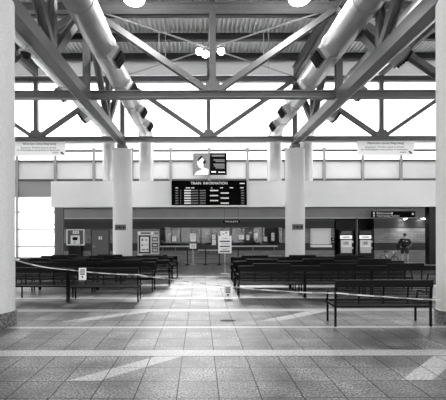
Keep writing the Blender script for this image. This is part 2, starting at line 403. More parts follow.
def long_truss(x, label):
    t = thing('lengthwise_truss', label, 'truss', (x, 0, 0), group='lengthwise roof trusses on the column lines')
    m = M['steel']
    z = ZB-.1
    MB().bar((0, YN+.2, z), (0, 19.6, z), .30, .36).build('bottom_chord', M['steelshade'], t)
    MB().ibar((0, YN+.2, ZT), (0, 19.6, ZT), .24, .26).build('top_chord', m, t)
    for a, b in ((1, 7.1), (7.1, 13.27), (13.27, 19.4)):
        ym = (a+b)/2
        MB().ibar((0, ym-.12, z+.18), (0, a+.15, ZT-.12), .22, .24, up=(1, 0, 0)).build('diagonal', m, t)
        MB().ibar((0, ym+.12, z+.18), (0, b-.15, ZT-.12), .22, .24, up=(1, 0, 0)).build('diagonal', m, t)
        MB().ibar((0, ym, z+.18), (0, ym, ZT-.12), .2, .2, up=(1, 0, 0)).build('vertical', m, t)
        MB().box(-.03, .03, ym-.35, ym+.35, z+.18, z+.5).build('gusset', m, t)
    MB().cyl((-.26 if x < 0 else .26, YN+.3, z-.1), (-.26 if x < 0 else .26, 19.2, z-.1), .03, 8).build('conduit', M['light'], t)
long_truss(XC[0], 'lengthwise steel truss running to the column by the information cabinet')
long_truss(XC[1], 'lengthwise steel truss running to the column by the shuttered window')
for i, x in enumerate((-8.575, -4.055, .465, 4.985, 9.505)):
    lb = ['above the wire bench row', 'above the column line by the information cabinet', 'above the middle of the hall', 'above the column line by the shuttered window', 'above the ticket machines side'][i]
    tag(MB().ibar((x, YN+.02, 10.29), (x, 19.6, 10.29), .18, .58).build('rafter', M['steel2']), 'steel rafter running away '+lb, 'beam', 'rafters on top of the trusses')
k = 0; names = ['farthest dark purlin under the roof deck, next to the pale bulkhead', 'second dark purlin back from the pale bulkhead', 'third dark purlin back from the pale bulkhead', 'dark purlin just beyond the middle cross truss']
for i in range(8):
    y = 18.77-1.85*i
    tag(MB().ibar((XL+.02, y, 10.74), (XR-.02, y, 10.74), .2, .3, t=.03).build('purlin', M['purlin']), names[i] if i < 4 else 'dark purlin overhead nearer than the middle cross truss', 'beam', 'purlins under the roof deck')
# rod bracing between the trusses
for x0, x1, lb in ((XC[0], XC[1], 'thin crossed brace rods over the middle of the hall'),):
    t = thing('brace_rods', lb, 'brace', (0, 0, 0))
    for a, b in (((x0, 13.4), (x1, 19.3)), ((x0, 19.3), (x1, 13.4))):
        MB().cyl((a[0], a[1], 9.95), (b[0], b[1], 9.95), .03, 8).build('rod', M['light'], t)
# hanger rods from the deck
for x, y, lb in ((-1.7, 15.5, 'thin hanger rod in the roof on the door side'), (2.75, 15.9, 'thin hanger rod in the roof on the machine side')):
    tag(MB().cyl((x, y, 9.2), (x, y, 10.42), .02, 8).cyl((x+.25, y+.2, 8.9), (x+.25, y+.2, 10.9), .015, 6).build('hanger_rod', M['light']), lb, 'rod')

# ------------------------------------------------------------ ducts
def duct(x, label, side, boxes, R=.42, white=False):
    t = thing('round_duct', label, 'duct', (x, 0, 0), group='round air ducts')
    pts = [(0, -6.5, 7.94), (0, 20.9, 7.94)]
    for k in range(1, 7):
        a = k*PI/12; pts.append((0, 21.0+1.0*math.sin(a), 6.94+1.0*math.cos(a)))
    pts.append((0, 22.0, 4.8))
    MB().tube(pts, R, 36).build('duct_body', M['duct'], t, smooth=True)
    for k in range(9):
        sm = MB()
        y = -.1+2.45*k; sm.lathe([(R+.003, -.03), (R+.016, -.02), (R+.016, .02), (R+.003, .03)], n=36)
        nv = 4*36
        for j in range(len(sm.v)-nv, len(sm.v)):
            vx, vy, vz = sm.v[j]; sm.v[j] = (vx, y+vz, 7.94+vy)
        sm.build('seam_ring', M['ductseam'], t, smooth=True)
    for y in boxes:
        dx = side
        b = MB()
        ca = -.25
        # boot leaving the duct sideways and down, with a louvred face
        b.bar((dx*.15, y, 7.94-.15), (dx*.46, y, 7.94-.36), .6, .4)
        bo = b.build('air_outlet', M['duct'], t)
        g = MB(); g.bar((dx*.46, y, 7.94-.36), (dx*.5, y, 7.94-.387), .66, .46); g.build('louvre_frame', M['steel2'], bo)
        g = MB()
        for q in range(4): g.bar((dx*.5, y-.24+q*.16, 7.94-.387), (dx*.58, y-.24+q*.16, 7.94-.44), .025, .4)
        g.build('louvre', M['black'], bo)
    return t
duct(-3.18, 'long round duct inside the truss on the door side, with louvred outlets', 1, (12.3, 14.9, 17.7, 20.0))
duct(4.43, 'long round duct inside the truss on the ticket machine side, louvred outlets', -1, (12.3, 14.9, 17.7, 20.0))
duct(-5.35, 'long round duct outside the truss on the door side, ending in a drop', -1, (15.5, 18.5))
duct(6.28, 'long round duct outside the truss on the ticket machine side', 1, (12.3, 15.5, 18.5))
# dome camera under the outer duct
t = thing('dome_camera', 'small round dome camera under the outer duct near the nearest column', 'camera', (-4.42, 9.4, 6.3))
MB().cyl((0, 0, .1), (0, 0, .2), .03).bar((0, 0, .2), (.3, 0, .2), .05, .03).build('bracket', M['light'], t)
MB().ball((0, 0, 0), .13).build('dome', M['black'], t, smooth=True)
MB().lathe([(.16, .02), (.16, .08), (.06, .13)], n=20).build('housing', M['light'], t, smooth=True)
# high-bay lamps
for x, y, lb in ((-2.12, 12.0, 'round hanging high-bay lamp over the door side of the hall'), (3.25, 12.0, 'round hanging high-bay lamp over the ticket machine side'),
                 (-2.12, 4.0, 'high-bay lamp behind the viewer on the door side'), (3.25, 4.0, 'high-bay lamp behind the viewer on the machine side')):
    t = thing('high_bay_lamp', lb, 'lamp', (x, y, 9.32), group='lit high-bay lamps')
    MB().lathe([(.34, 0), (.36, .05), (.2, .3), (.1, .36)], n=32).build('reflector', M['light'], t, smooth=True)
    MB().lathe([(.1, -.06), (.3, -.03), (.33, .0)], n=32).build('lens', M['lamp'], t, smooth=True)
    MB().cyl((0, 0, .36), (0, 0, 1.56), .02, 8).build('hanger', M['dark'], t)
    l = bpy.data.lights.new('high_bay_glow', 'POINT'); l.energy = 35; l.shadow_soft_size = .25
    lo = bpy.data.objects.new('high_bay_glow', l); C.objects.link(lo); lo.parent = t; lo.location = (0, 0, -.35)
# floodlight cluster at the brace crossing
t = thing('floodlight_cluster', 'cluster of lit floodlight heads at the crossing of the brace rods', 'lamp', (.465, 16.33, 9.95))
MB().box(-.45, .45, -.04, .04, -.04, .04).cyl((0, 0, 0), (0, 0, .1), .03).cyl((.0, 0, .0), (.12, 0, -.5), .025).build('bracket', M['light'], t)
for dx, dz in ((-.48, -.1), (-.2, -.22), (.48, -.1)):
    h = MB().cyl((dx, .1, dz+.12), (dx, -.06, dz-.08), .12, 16, .17).build('lamp_head', M['light'], t, smooth=True)
    MB().cyl((dx, -.065, dz-.086), (dx, -.075, dz-.1), .15, 16).build('lens', M['lamp'], h)

# ------------------------------------------------------------ ticket hall building
YF, YW = 21.0, 22.5
zf = lambda y, Y: 1.7+(235-y)*Y/370
xf = lambda px, Y: (px-200)*Y/370
ZF0, ZF1 = zf(207, YF), zf(181, YF)
BXL, BXR = -8.46, 14.3
struct(MB().box(BXL, BXR, YF, YF+.25, ZF0, ZF1).box(BXL, BXL+.25, YF+.25, 26.6, ZF0, ZF1).box(BXR-.25, BXR, YF+.25, 26.6, ZF0, ZF1).build('wall_fascia', M['fascia']))
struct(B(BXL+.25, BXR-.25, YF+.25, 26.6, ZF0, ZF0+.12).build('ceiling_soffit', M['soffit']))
struct(B(BXL+.25, BXR-.25, YF+.25, 26.6, ZF1-.3, ZF1-.2).build('ceiling_roof', M['fascia']))
ZH = zf(218.5, YW)
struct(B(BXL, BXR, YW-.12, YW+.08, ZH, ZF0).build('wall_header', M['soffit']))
struct(B(BXL, BXR, YW-.16, YW-.12, ZH-.02, ZH+.05).build('trim_32', M['light']))
# brick wall with openings: ticket window, machine alcove
x1, x2 = xf(160, YW), xf(283, YW); a1, a2 = xf(336, YW), xf(374, YW)
wz0, wz1 = 1.03, 2.2
bw = MB().box(BXL, x1, YW, YW+.2, 0, ZH).box(x1, x2, YW, YW+.2, 0, wz0).box(x1, x2, YW, YW+.2, wz1, ZH).box(x2, a1, YW, YW+.2, 0, ZH).box(a2, BXR, YW, YW+.2, 0, ZH)
struct(bw.build('wall_ticket_office', M['brick']))
struct(MB().box(BXL, BXL+.2, YW+.2, 26.6, 0, ZF0).box(BXR-.2, BXR, YW+.2, 26.6, 0, ZF0).box(BXL, BXR, 26.4, 26.6, 0, ZF1).build('wall_office_outer', M['soffit']))
# office interior
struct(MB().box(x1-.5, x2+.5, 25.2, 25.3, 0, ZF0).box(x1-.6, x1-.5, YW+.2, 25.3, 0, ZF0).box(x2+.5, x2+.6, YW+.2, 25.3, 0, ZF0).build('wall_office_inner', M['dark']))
struct(MB().box(a1-.1, a1, YW+.0, YW+1.0, 0, ZH).box(a2, a2+.1, YW+.2, YW+1.0, 0, ZH).box(a1, a2, YW+.95, YW+1.05, 0, ZH).build('wall_alcove', M['black']))
# corner posts
for px, wd, lb in ((56.5, .10, 'slim grey post at the corner of the ticket hall by the daylight windows'), (60.5, .14, 'thicker grey post beside the wall machine at the ticket hall corner')):
    x = xf(px, YF); tag(B(x-wd, x+wd, YF+.05, YF+.2, 0, ZF0).build('corner_post', M['mid']), lb, 'post')
tag(B(13.05, 14.3, YF+.05, YF+.45, 0, ZF0-.01).build('dark_pier', M['black']), 'black pier at the end of the striped wall', 'pier')
# ticket window
w = struct(MB().box(x1, x2, YW+.02, YW+.1, wz1-.06, wz1).box(x1, x2, YW+.02, YW+.1, wz0, wz0+.05).build('window_8', M['dark']))
g = MB()
for k in range(7): xx = x1+(x2-x1)*k/6; g.box(max(x1, xx-.03), min(x2, xx+.03), YW+.03, YW+.09, wz0+.05, wz1-.06)
g.build('window_frame', M['dark'], w)
B(x1, x2, YW+.055, YW+.065, wz0+.05, wz1-.06).build('pane', M['tglass'], w)
def counter(pa, pb, y0, z, lab):
    t = thing('counter_shelf', lab, 'counter', (0, 0, 0), group='counter shelves under the ticket window')
    B(xf(pa, 22.2), xf(pb, 22.2), 22.0, 22.5, z-.06, z).build('counter_top', M['light'], t, bevel=.01)
    q = MB()
    for k in range(3):
        xx = xf(pa, 22.2)+.1+(xf(pb, 22.2)-xf(pa, 22.2)-.25)*k/2; q.prism([(xx, z-.06), (xx+.05, z-.06), (xx+.05, z-.3), (xx, z-.3)], 22.35, 22.5)
    q.build('bracket', M['mid'], t)
counter(160, 190, 22, 1.05, 'pale counter shelf beside the information cabinet')
counter(198, 219, 22, .82, 'lower pale counter shelf in the middle, behind the posted sign')
counter(230, 277, 22, 1.05, 'long pale counter shelf between the posted sign and the far column')
# notices on the ticket glass
note = 'paper notices on the ticket window'
for a, b, c, d, lb in ((172, 176, 236, 241, 'small white notice on the ticket glass near the information cabinet'),
     (190.2, 195.8, 233.5, 241.5, 'tall white notice on the ticket glass above the small stand'),
     (212, 215.6, 234.5, 239.5, 'upper white notice on glass beside the big posted sign'),
     (212.2, 215.8, 240, 245, 'lower white notice on glass beside the big posted sign'),
     (239, 244, 235, 239.3, 'wide white notice on the ticket glass beyond the posted sign'),
     (246.3, 249.3, 235.2, 240.3, 'narrow white notice between the wide one and the square one'),
     (254, 257.5, 233.5, 238.2, 'square white notice on the ticket glass high up'),
     (263.8, 267, 237, 241.5, 'small grey notice low on the ticket glass'),
     (271.3, 274.3, 233, 241, 'tall grey notice on the ticket glass nearest the far column')):
    t = thing('paper_notice', lb, 'notice', (xf((a+b)/2, 22.53), 22.53, zf((c+d)/2, 22.53)), group=note)
    hw, hh = (b-a)*.0304, (d-c)*.0304
    B(-hw, hw, -.006, .006, -hh, hh).build('sheet', M['paper'] if 'grey' not in lb else M['light'], t)
    q = MB()
    for k in range(3): q.box(-hw*.7, hw*(.7-.25*(k % 2)), -.009, -.006, hh*(.5-.45*k), hh*(.5-.45*k)+hh*.14)
    q.build('printed_lines', M['greyink'], t)
# things behind the ticket glass
for i, (px, lb) in enumerate(((165, 'dark monitor behind the glass closest to the information cabinet'), (183, 'dark monitor behind the glass between two notices'), (203, 'dark monitor behind the glass over the lower counter'), (262, 'dark monitor behind the glass near the far column'))):
    t = thing('desk_monitor', lb, 'monitor', (xf(px, 23.2), 23.2, .98), group='monitors inside the ticket office')
    B(-.26, .26, -.02, .03, .12, .46).build('screen_panel', M['dark'], t, bevel=.01)
    MB().box(-.03, .03, 0, .04, 0, .14).box(-.12, .12, -.08, .1, 0, .02).build('stand', M['mid'], t)
t = thing('office_desk', 'long dark desk behind the ticket glass', 'desk', (0, 0, 0))
B(x1, x2, 22.75, 23.5, .93, .98).build('desk_top', M['mid'], t)
for x in (x1+.1, 0, x2-.2): B(x, x+.06, 22.8, 23.45, 0, .93).build('leg', M['dark'], t)
for px, pz, lb in ((170, 1.75, 'pale cupboard front on the office back wall near the cabinet'), (207, 1.8, 'pale cupboard front on the office back wall in the middle'), (250, 1.8, 'pale cupboard front on the office back wall near the far column')):
    t = thing('wall_cupboard', lb, 'cupboard', (xf(px, 25), 25.19, pz), group='cupboards in the ticket office')
    B(-.6, .6, -.35, 0, -.3, .3).build('body', M['mid'], t)
    for s in (-1, 1): d = B(min(0, s*.58), max(0, s*.58), -.38, -.35, -.28, .28).build('door', M['door'], t); B(s*.06-.01, s*.06+.01, -.4, -.38, -.1, .1).build('handle', M['chrome'], d)
# two ceiling lamps inside the office, one over the striped wall
for i, (x, y, z, p, lb) in enumerate(((0.2, 23.9, ZF0-.03, 25, 'round office ceiling lamp over the ticket desk'), (3.8, 23.9, ZF0-.03, 22, 'round office ceiling lamp near the far column end'))):
    t = thing('ceiling_lamp', lb, 'lamp', (x, y, z), group='ceiling lamps in the ticket hall')
    MB().lathe([(.18, -.02), (.2, 0), (.2, .03)], n=24).build('rim', M['light'], t, smooth=True)
    MB().lathe([(.05, -.05), (.15, -.03), (.17, -.02)], n=24).build('lens', M['lamp'], t, smooth=True)
for px, lb in ((405.5, 'round downlight glowing over the person at the striped wall'), (424, 'dim recessed downlight near the black pier')):
    t = thing('downlight', lb, 'lamp', (xf(px, 22.2), 22.24, ZH-.05), group='downlights over the striped wall')
    MB().lathe([(.12, 0), (.14, .06)], n=20).build('rim', M['light'], t, smooth=True)
    MB().lathe([(.03, -.03), (.1, -.01), (.11, 0)], n=20).build('lens', M['lamp'], t, smooth=True)
    l = bpy.data.lights.new('downlight', 'SPOT'); l.energy = 22 if px < 410 else 10; l.spot_size = 1.9; l.spot_blend = .9; l.shadow_soft_size = .1
    lo = bpy.data.objects.new('downlight_glow', l); C.objects.link(lo); lo.parent = t; lo.location = (0, -.1, -.06); lo.rotation_euler = (math.radians(20), 0, 0)
# grey door
t = thing('door_1', 'grey metal door in the ticket hall wall', 'door', (xf(100.5, YW), YW, 0)); 
del t['label']; del t['category']; t['kind'] = 'structure'
B(-.5, .5, -.05, 0, .02, 2.0).build('door_leaf', M['door'], t, bevel=.01)
MB().box(-.58, -.5, -.07, 0, 0, 2.06).box(.5, .58, -.07, 0, 0, 2.06).box(-.5, .5, -.07, 0, 2.0, 2.06).build('door_frame', M['dark'], t)
MB().cyl((-.4, -.12, 1.0), (-.28, -.12, 1.0), .015).cyl((-.4, -.05, 1.0), (-.4, -.12, 1.0), .02).build('door_handle', M['chrome'], t)
q = B(-.1, .1, -.06, -.05, 1.45, 1.62).build('door_sign', M['paper'], t); MB().box(-.03, .06, -.064, -.06, 1.5, 1.57).build('door_sign_mark', M['ink'], q)
tag(MB().box(xf(88.5, YW)-.06, xf(88.5, YW)+.06, YW-.04, YW, 1.35, 1.5).build('switch_plate', M['mid'], bevel=.01), 'small grey plate on the pale wall above the round outlet beside the door', 'plate')
tag(MB().box(xf(88, YW)-.1, xf(88, YW)+.1, YW-.06, YW, .95, 1.12).build('call_box', M['dark'], bevel=.01), 'small dark call box on the dark stripe beside the grey door', 'box')
# wall machine (cash machine) left of the door
t = thing('cash_machine', 'cash machine in a pale wall frame above a black recess', 'cash machine', (xf(76, YW), YW, 0))
fw, z0, z1 = .54, zf(245, YW), zf(229, YW)
B(-fw+.04, fw-.04, -.06, 0, z0, z1).build('surround', M['mid'], t)
MB().box(-fw, -fw+.06, -.12, 0, z0, z1).box(fw-.06, fw, -.12, 0, z0, z1).box(-fw+.06, fw-.06, -.12, 0, z1-.06, z1).box(-fw+.06, fw-.06, -.12, 0, z0, z0+.06).build('frame', M['paper'], t)
f = B(-.28, .26, -.14, -.06, z0+.08, z0+.6).build('front_panel', M['paper'], t, bevel=.015)
B(-.16, .14, -.15, -.14, z0+.3, z0+.5).build('screen', M['ink'], f)
q = MB()
for i in range(4):
    for j in range(3): q.box(-.12+j*.06, -.08+j*.06, -.15, -.14, z0+.11+i*.04, z0+.135+i*.04)
q.build('keypad', M['greyink'], f)
q = B(-.16, .2, -.1, -.06, z1-.27, z1-.1).build('top_sign', M['paper'], t); MB().box(-.1, -.02, -.104, -.1, z1-.23, z1-.14).box(.04, .14, -.104, -.1, z1-.23, z1-.14).build('lettering', M['greyink'], q)
B(-.36, .42, -.3, 0, 0, z0-.02).build('lower_cabinet', M['black'], t, bevel=.01)
# information cabinet
t = thing('information_cabinet', 'white information cabinet with posted map beside the far column', 'display cabinet', (xf(148.5, 22.1), 22.1, 0))
MB().box(-.63, .63, -.12, .12, .5, 1.93).build('body', M['light'], t, bevel=.01)
for x in (-.55, .5): B(x, x+.06, -.1, .1, 0, .5).build('leg', M['mid'], t)
B(-.62, .3, -.14, -.12, 1.74, 1.9).build('header', M['paper'], t); MB().box(-.45, .15, -.146, -.14, 1.78, 1.86).build('header_lettering', M['ink'], t)
f = B(-.56, .13, -.14, -.12, .62, 1.68).build('map_frame', M['ink'], t)
q = B(-.47, .04, -.15, -.14, .7, 1.6).build('map_sheet', M['paper'], f)
g = MB()
for a, b, c, d in ((-.4, -.28, 1.35, 1.5), (-.2, -.05, 1.38, 1.45), (-.4, -.3, 1.05, 1.15), (-.22, 0, 1.1, 1.13), (-.4, -.15, .8, .88), (-.1, 0, .78, .9)): g.box(a, b, -.154, -.15, c, d)
g.build('map_print', M['greyink'], q)
for z, mm in ((1.45, 'mid'), (1.1, 'ink'), (.8, 'mid')):
    f = B(.22, .58, -.14, -.12, z-.13, z+.13).build('side_panel', M[mm], t); B(.27, .53, -.15, -.14, z-.06, z+.06).build('side_print', M['light'], f)
B(.35, .6, -.14, -.12, 1.74, 1.88).build('side_header', M['greyink'], t)
# hanging sign over the ticket window
t = thing('hanging_sign', 'narrow black hanging sign over the ticket window', 'sign', (xf(231.5, 22.2), 22.2, zf(221.8, 22.2)))
B(-.5, .5, -.03, .03, -.06, .07).build('panel', M['board'], t); text('lettering', 'TICKETS', .11, (0, -.034, 0), M['lit'], t, width=.8)
MB().cyl((-.4, 0, .07), (-.4, 0, ZF0-zf(221.8, 22.2)-.0), .01, 6).cyl((.4, 0, .07), (.4, 0, ZF0-zf(221.8, 22.2)), .01, 6).build('hanger', M['dark'], t)
# overhead direction sign
xs0, xs1 = xf(371.5, 21.3), xf(415, 21.3); xc = (xs0+xs1)/2; zc = zf(214.4, 21.3)
t = thing('direction_sign', 'long black overhead direction sign above the ticket machines', 'sign', (xc, 21.3, zc))
hw = (xs1-xs0)/2
B(-hw, hw, -.05, .05, -.2, .2).build('panel', M['board'], t, bevel=.01)
B(-hw, hw, -.06, -.05, .15, .2).build('top_strip', M['mid'], t)
text('lettering', 'Restrooms', .17, (-hw+.27, -.054, .04), M['paper'], t, 'LEFT', width=.85)
text('lettering', 'Ticket Vending Machines', .14, (-hw+.27, -.054, -.11), M['paper'], t, 'LEFT', width=1.3)
MB().box(-hw+.08, -hw+.16, -.054, -.05, -.02, .1).box(-hw+.08, -hw+.16, -.054, -.05, -.15, -.06).box(-hw+1.14, -hw+1.19, -.054, -.05, -.02, .1).build('pictogram', M['paper'], t)
MB().cyl((hw-.15, -.055, .0), (hw-.15, -.05, 0), .06, 16).build('round_pictogram', M['paper'], t)
MB().cyl((-hw+.3, 0, .2), (-hw+.3, 0, ZF0-zc), .015, 6).cyl((hw-.3, 0, .2), (hw-.3, 0, ZF0-zc), .015, 6).build('hanger', M['dark'], t)
# shuttered window
xs = xf(320.3, YW)
w = struct(MB().box(-.62+xs, -.5+xs, YW-.06, YW, 1.12, 2.06).box(.5+xs, .62+xs, YW-.06, YW, 1.12, 2.06).box(-.62+xs, .62+xs, YW-.1, YW, 1.94, 2.08).build('window_9', M['light']))
q = MB()
for k in range(12): q.box(xs-.5, xs+.5, YW-.035-.012*(k % 2), YW-.001, 1.12+k*.068, 1.12+k*.068+.066)
q.build('roller_shutter', M['shutter'], w)
B(xs-.62, xs+.6, YW-.32, YW, .95, 1.08).build('window_sill', M['paper'], w, bevel=.01)
t = thing('intercom_box', 'small black intercom between the shuttered window and the machines', 'intercom', (xf(332.8, YW), YW, zf(239.6, YW)))
B(-.12, .12, -.08, 0, -.1, .1).build('body', M['ink'], t, bevel=.01); B(-.04, .04, -.085, -.08, -.03, .04).build('button', M['light'], t)
# ticket machines
def machine(px, label, top):
    t = thing('ticket_machine', label, 'ticket machine', (xf(px, 22.3), 22.55, 0), group='ticket machines in the dark alcove')
    B(-.42, .42, -.25, .4, 0, 2.0).build('cabinet', M['black'], t, bevel=.02)
    if top: q = MB().prism([(-.36, 1.72), (.3, 1.72), (.3, 1.92), (-.26, 1.92)], -.27, -.25).build('header', M['mid'], t)
    else: q = B(-.36, .34, -.27, -.25, 1.72, 1.9).build('header', M['dark'], t)
    q = B(-.37, .33, -.29, -.25, 1.45, 1.66).build('sign_band', M['screen'], t); MB().box(-.25, .2, -.294, -.29, 1.51, 1.59).build('lettering', M['greyink'], q)
    f = B(-.34, .3, -.31, -.25, .95, 1.38).build('front_panel', M['paper'], t)
    B(-.22, .12, -.32, -.31, 1.08, 1.3).build('screen', M['light'], f)
    MB().box(-.1, -.04, -.324, -.32, 1.12, 1.26).box(0, .06, -.324, -.32, 1.12, 1.26).build('screen_graphic', M['greyink'], f)
    B(-.34, .3, -.33, -.25, .6, .95).build('coin_shelf', M['light'], t)
    MB().box(.32, .4, -.3, -.25, 1.2, 1.34).box(.32, .4, -.3, -.25, .85, .95).build('card_slot', M['light'], t)
machine(346.3, 'ticket machine in the alcove nearer the shuttered window, slanted grey header', True)
machine(365.5, 'ticket machine in the alcove nearer the striped wall, black header', False)
tag(MB().cyl((xf(356, 22.4), 22.3, 0), (xf(356, 22.4), 22.3, ZH), .06, 12).build('alcove_post', M['mid']), 'slim grey post between the two ticket machines', 'post')

# ------------------------------------------------------------ train information board and posters
t = thing('train_board', 'wide black train information board on the pale fascia', 'information board', (xf(209.2, YF), YF-.12, 0))
x0, x1b, z0, z1 = -2.12, 2.12, zf(205.5, YF), zf(181, YF)
B(x0, x1b, -.05, .12, z0, z1).build('housing', M['board'], t)
B(x0-.03, x1b+.03, -.04, .12, z0-.09, z0).build('bottom_edge', M['paper'], t)
text('title', 'TRAIN  INFORMATION', .2, (0, -.055, z1-.16), M['lit'], t, width=2.05)
MB().box(1.72, 2.0, -.056, -.05, z1-.19, z1-.14).build('clock_digits', M['lit'], t)
for x, wd in ((-1.9, .14), (-1.32, .25), (-1.0, .16), (.1, .08), (.62, .16), (1.15, .2), (1.74, .2)): B(x, x+wd, -.056, -.05, z1-.43, z1-.39).build('column_heading', M['lit'], t)
for r in range(6):
    z = z1-.56-.142*r; g = MB(); h = MB()
    for x, wd in ((-1.9, .2), (-1.62, .08), (-1.05, .45), (-.85+.33, .38)):
        n = int(wd/.055)
        for k in range(n): g.box(x+k*.055, x+k*.055+.04, -.056, -.05, z-.03, z+.03)
    for k in range(6): h.box(-1.4+k*.062, -1.4+k*.062+.05, -.056, -.05, z-.035, z+.035)
    bx = .05 if r % 2 == 0 else .65
    for k in range(8): h.box(bx+k*.058, bx+k*.058+.046, -.056, -.05, z-.035, z+.03)
    for k in range(3): g.box(1.8+k*.06, 1.84+k*.06, -.056, -.05, z-.03, z+.03)
    g.build('timetable_row', M['dimlit'], t); h.build('timetable_entry', M['lit'], t)
# posters on the clerestory
YP = YB-.25
def post(pa, pb, name, label):
    t = thing(name, label, 'poster', (xf((pa+pb)/2, YP), YP, zf(164, YP)), group='pair of posters above the train board')
    return t, (pb-pa)/2*YP/370, 11*YP/370
t, hw, hh = post(193, 209.6, 'portrait_poster', 'grey poster with a pale portrait face above the train board')
B(-hw, hw, -.03, .03, -hh, hh).build('sheet', M['portrait'], t)
pf = [(-.27, .30), (-.30, .12), (-.27, -.05), (-.20, -.20), (-.08, -.30), (.03, -.28), (.10, -.18), (.20, -.05), (.24, .12), (.20, .30), (.08, .42), (-.12, .43)]
MB().prism(pf, -.04, -.03).prism([(-.02, -.26), (.16, -.14), (.22, -.34), (.02, -.42)], -.039, -.03).build('pale_face', M['pface'], t)
MB().prism([(-.5, -hh+.01), (.52, -hh+.01), (.54, -.40), (.26, -.27), (.08, -.42), (-.06, -.44), (-.34, -.56)], -.042, -.03).build('pale_collar', M['pface'], t)
MB().prism([(-.28, .26), (-.16, .44), (.02, .60), (.10, .54), (.0, .38), (-.14, .26), (-.22, .16)], -.048, -.04).prism([(.16, -.02), (.28, .0), (.36, .14), (.30, .28), (.18, .24), (.13, .10)], -.048, -.03).prism([(-.2, .06), (-.11, .07), (-.11, .10), (-.2, .09)], -.045, -.04).prism([(-.03, .06), (.07, .06), (.06, .1), (-.02, .09)], -.045, -.04).prism([(-.13, -.17), (-.02, -.17), (-.04, -.13), (-.12, -.14)], -.045, -.04).prism([(-.1, .05), (-.07, -.06), (-.12, -.06)], -.045, -.04).build('dark_ink', M['ink'], t)
t, hw, hh = post(210.2, 226.8, 'text_poster', 'black poster with grey lines of lettering beside the portrait poster')
B(-hw, hw, -.03, .03, -hh, hh).build('sheet', M['board'], t)
g = MB()
for z, a, b, h in ((.58, -.48, .45, .16), (.27, -.35, .45, .12), (.16, -.2, .45, .1), (-.05, -.35, .45, .12), (-.17, -.3, .45, .12), (-.3, -.2, .45, .12)): g.box(a, b, -.035, -.03, z-h/2+.03, z+h/2)
g.build('lettering', M['mid'], t)
MB().box(-.5, -.18, -.035, -.03, -.62, -.53).box(.0, .15, -.035, -.03, -.63, -.57).box(.2, .3, -.035, -.03, -.63, -.57).box(.35, .46, -.035, -.03, -.63, -.57).build('footer', M['paper'], t)

# ------------------------------------------------------------ banners
def banner(pa, pb, label):
    Y = 19.3; t = thing('hanging_banner', label, 'banner', (xf((pa+pb)/2, Y), Y, zf(148.3, Y)), group='white banners under the far truss')
    hw, hh = (pb-pa)/2*Y/370, 7.4*Y/370
    MB().add([(-hw, 0, -hh), (hw, 0, -hh), (hw, 0, hh), (-hw, 0, hh)], [(0, 1, 2, 3)]).build('cloth', M['banner'], t)
    y = -.015
    text('lettering', "We've Got a Great Thing Going!", .15, (.0, y, hh-.14), M['ink'], t, width=hw*1.3)
    text('lettering', 'Keystone. The first name in service', .12, (-.05, y, hh-.34), M['ink'], t, width=hw*1.35)
    text('lettering', 'to Philadelphia and points in between.', .12, (-.05, y, hh-.47), M['ink'], t, width=hw*1.68)
    MB().box(hw*.5, hw*.72, y, -.003, -hh+.14, -hh+.18).build('small_lettering', M['greyink'], t)
    MB().prism([(hw*.8, -hh+.2), (hw*.86, -hh+.22), (hw*.95, -hh+.1), (hw*.9, -hh+.07)], y, -.003).build('logo', M['ink'], t)
    MB().cyl((-hw*.9, 0, hh), (-hw*.9, .0, hh+.06), .015, 6).cyl((hw*.9, 0, hh), (hw*.9, 0, hh+.06), .015, 6).build('tie', M['dark'], t)
banner(14, 65.5, 'white worded banner under the far truss on the daylight window side')
banner(357.5, 414, 'white worded banner under the far truss on the ticket machine side')

# ------------------------------------------------------------ benches
def make_bench(L, cap):
    t = thing('metal_bench', '', 'bench')
    h = L/2; m = M['bench']
    # near side y=0 is the back, seat runs to y=.47
    for s in (-1, 1):
        x = s*(h-.02)
        MB().bar((x, -.0, 0), (x, .0, .42), .035, .035).bar((x, 0, .42), (x, -.03, .83), .035, .04).build('back_post', m, t)
        MB().bar((x*.985, .46, 0), (x*.985, .46, .41), .032, .032).build('front_leg', m, t)
        MB().bar((x, .0, .36), (x, .46, .40), .03, .04).bar((x, -.01, .62), (x, .40, .60), .035, .03).bar((x, .40, .60), (x, .46, .40), .03, .03).build('armrest', m, t)
    q = MB(); n = 9
    for k in range(n):
        y = .03+k*.053; z = .385+.02*(k/n)+(.02 if k == n-1 else 0)
        q.box(-h, h, y, y+.042, z-.012, z+.006)
    q.box(-h, h, .46, .49, .36, .42); q.box(-h, h, .0, .02, .35, .39)
    for x in (-h*.5, 0, h*.5): q.box(x-.02, x+.02, .02, .46, .35, .372)
    q.build('seat', m, t)
    q = MB(); n = 12
    q.bar((-h, -.035, .80), (h, -.035, .80), .045, .13)
    for k in range(n):
        z = .42+k*.0285; y = -.002-.03*(z-.42)/.41
        q.bar((-h, y, z), (h, y, z), .012, .0215)
    for x in (-h*.5, 0, h*.5): q.bar((x, 0, .42), (x, -.03, .75), .03, .012)
    q.build('backrest', m, t)
    if cap: B(-.5, .5, -.06, -.015, .865, .93).build('headboard', m, t, bevel=.008)
    return t
protos = {}
def bench(x0, y, L, away, cap, label, group):
    key = (round(L, 2), cap)
    if key not in protos:
        t = make_bench(L, cap); protos[key] = t
    else: t = copy_tree(protos[key])
    t.location = (x0+L/2, y, 0); t.rotation_euler = (0, 0, 0 if away else PI)
    t['label'] = label; t['group'] = group; t['category'] = 'bench'
    return t
GN, GL, GR = 'near benches with plain backs', 'bench rows on the door side of the aisle', 'bench rows on the ticket machine side of the aisle'
bench(2.48, 6.84, 1.80, True, False, 'nearest black bench, standing alone beside the huge column with tape across', GN)
bench(-3.37, 9.46, 1.80, True, False, 'black bench with the paper sign hanging on its back', GN)
bench(-4.87, 9.6, 1.44, True, False, 'short black bench end showing between the huge column and the signed bench', GN)
DS, MS = 'door-side block', 'machine-side block'
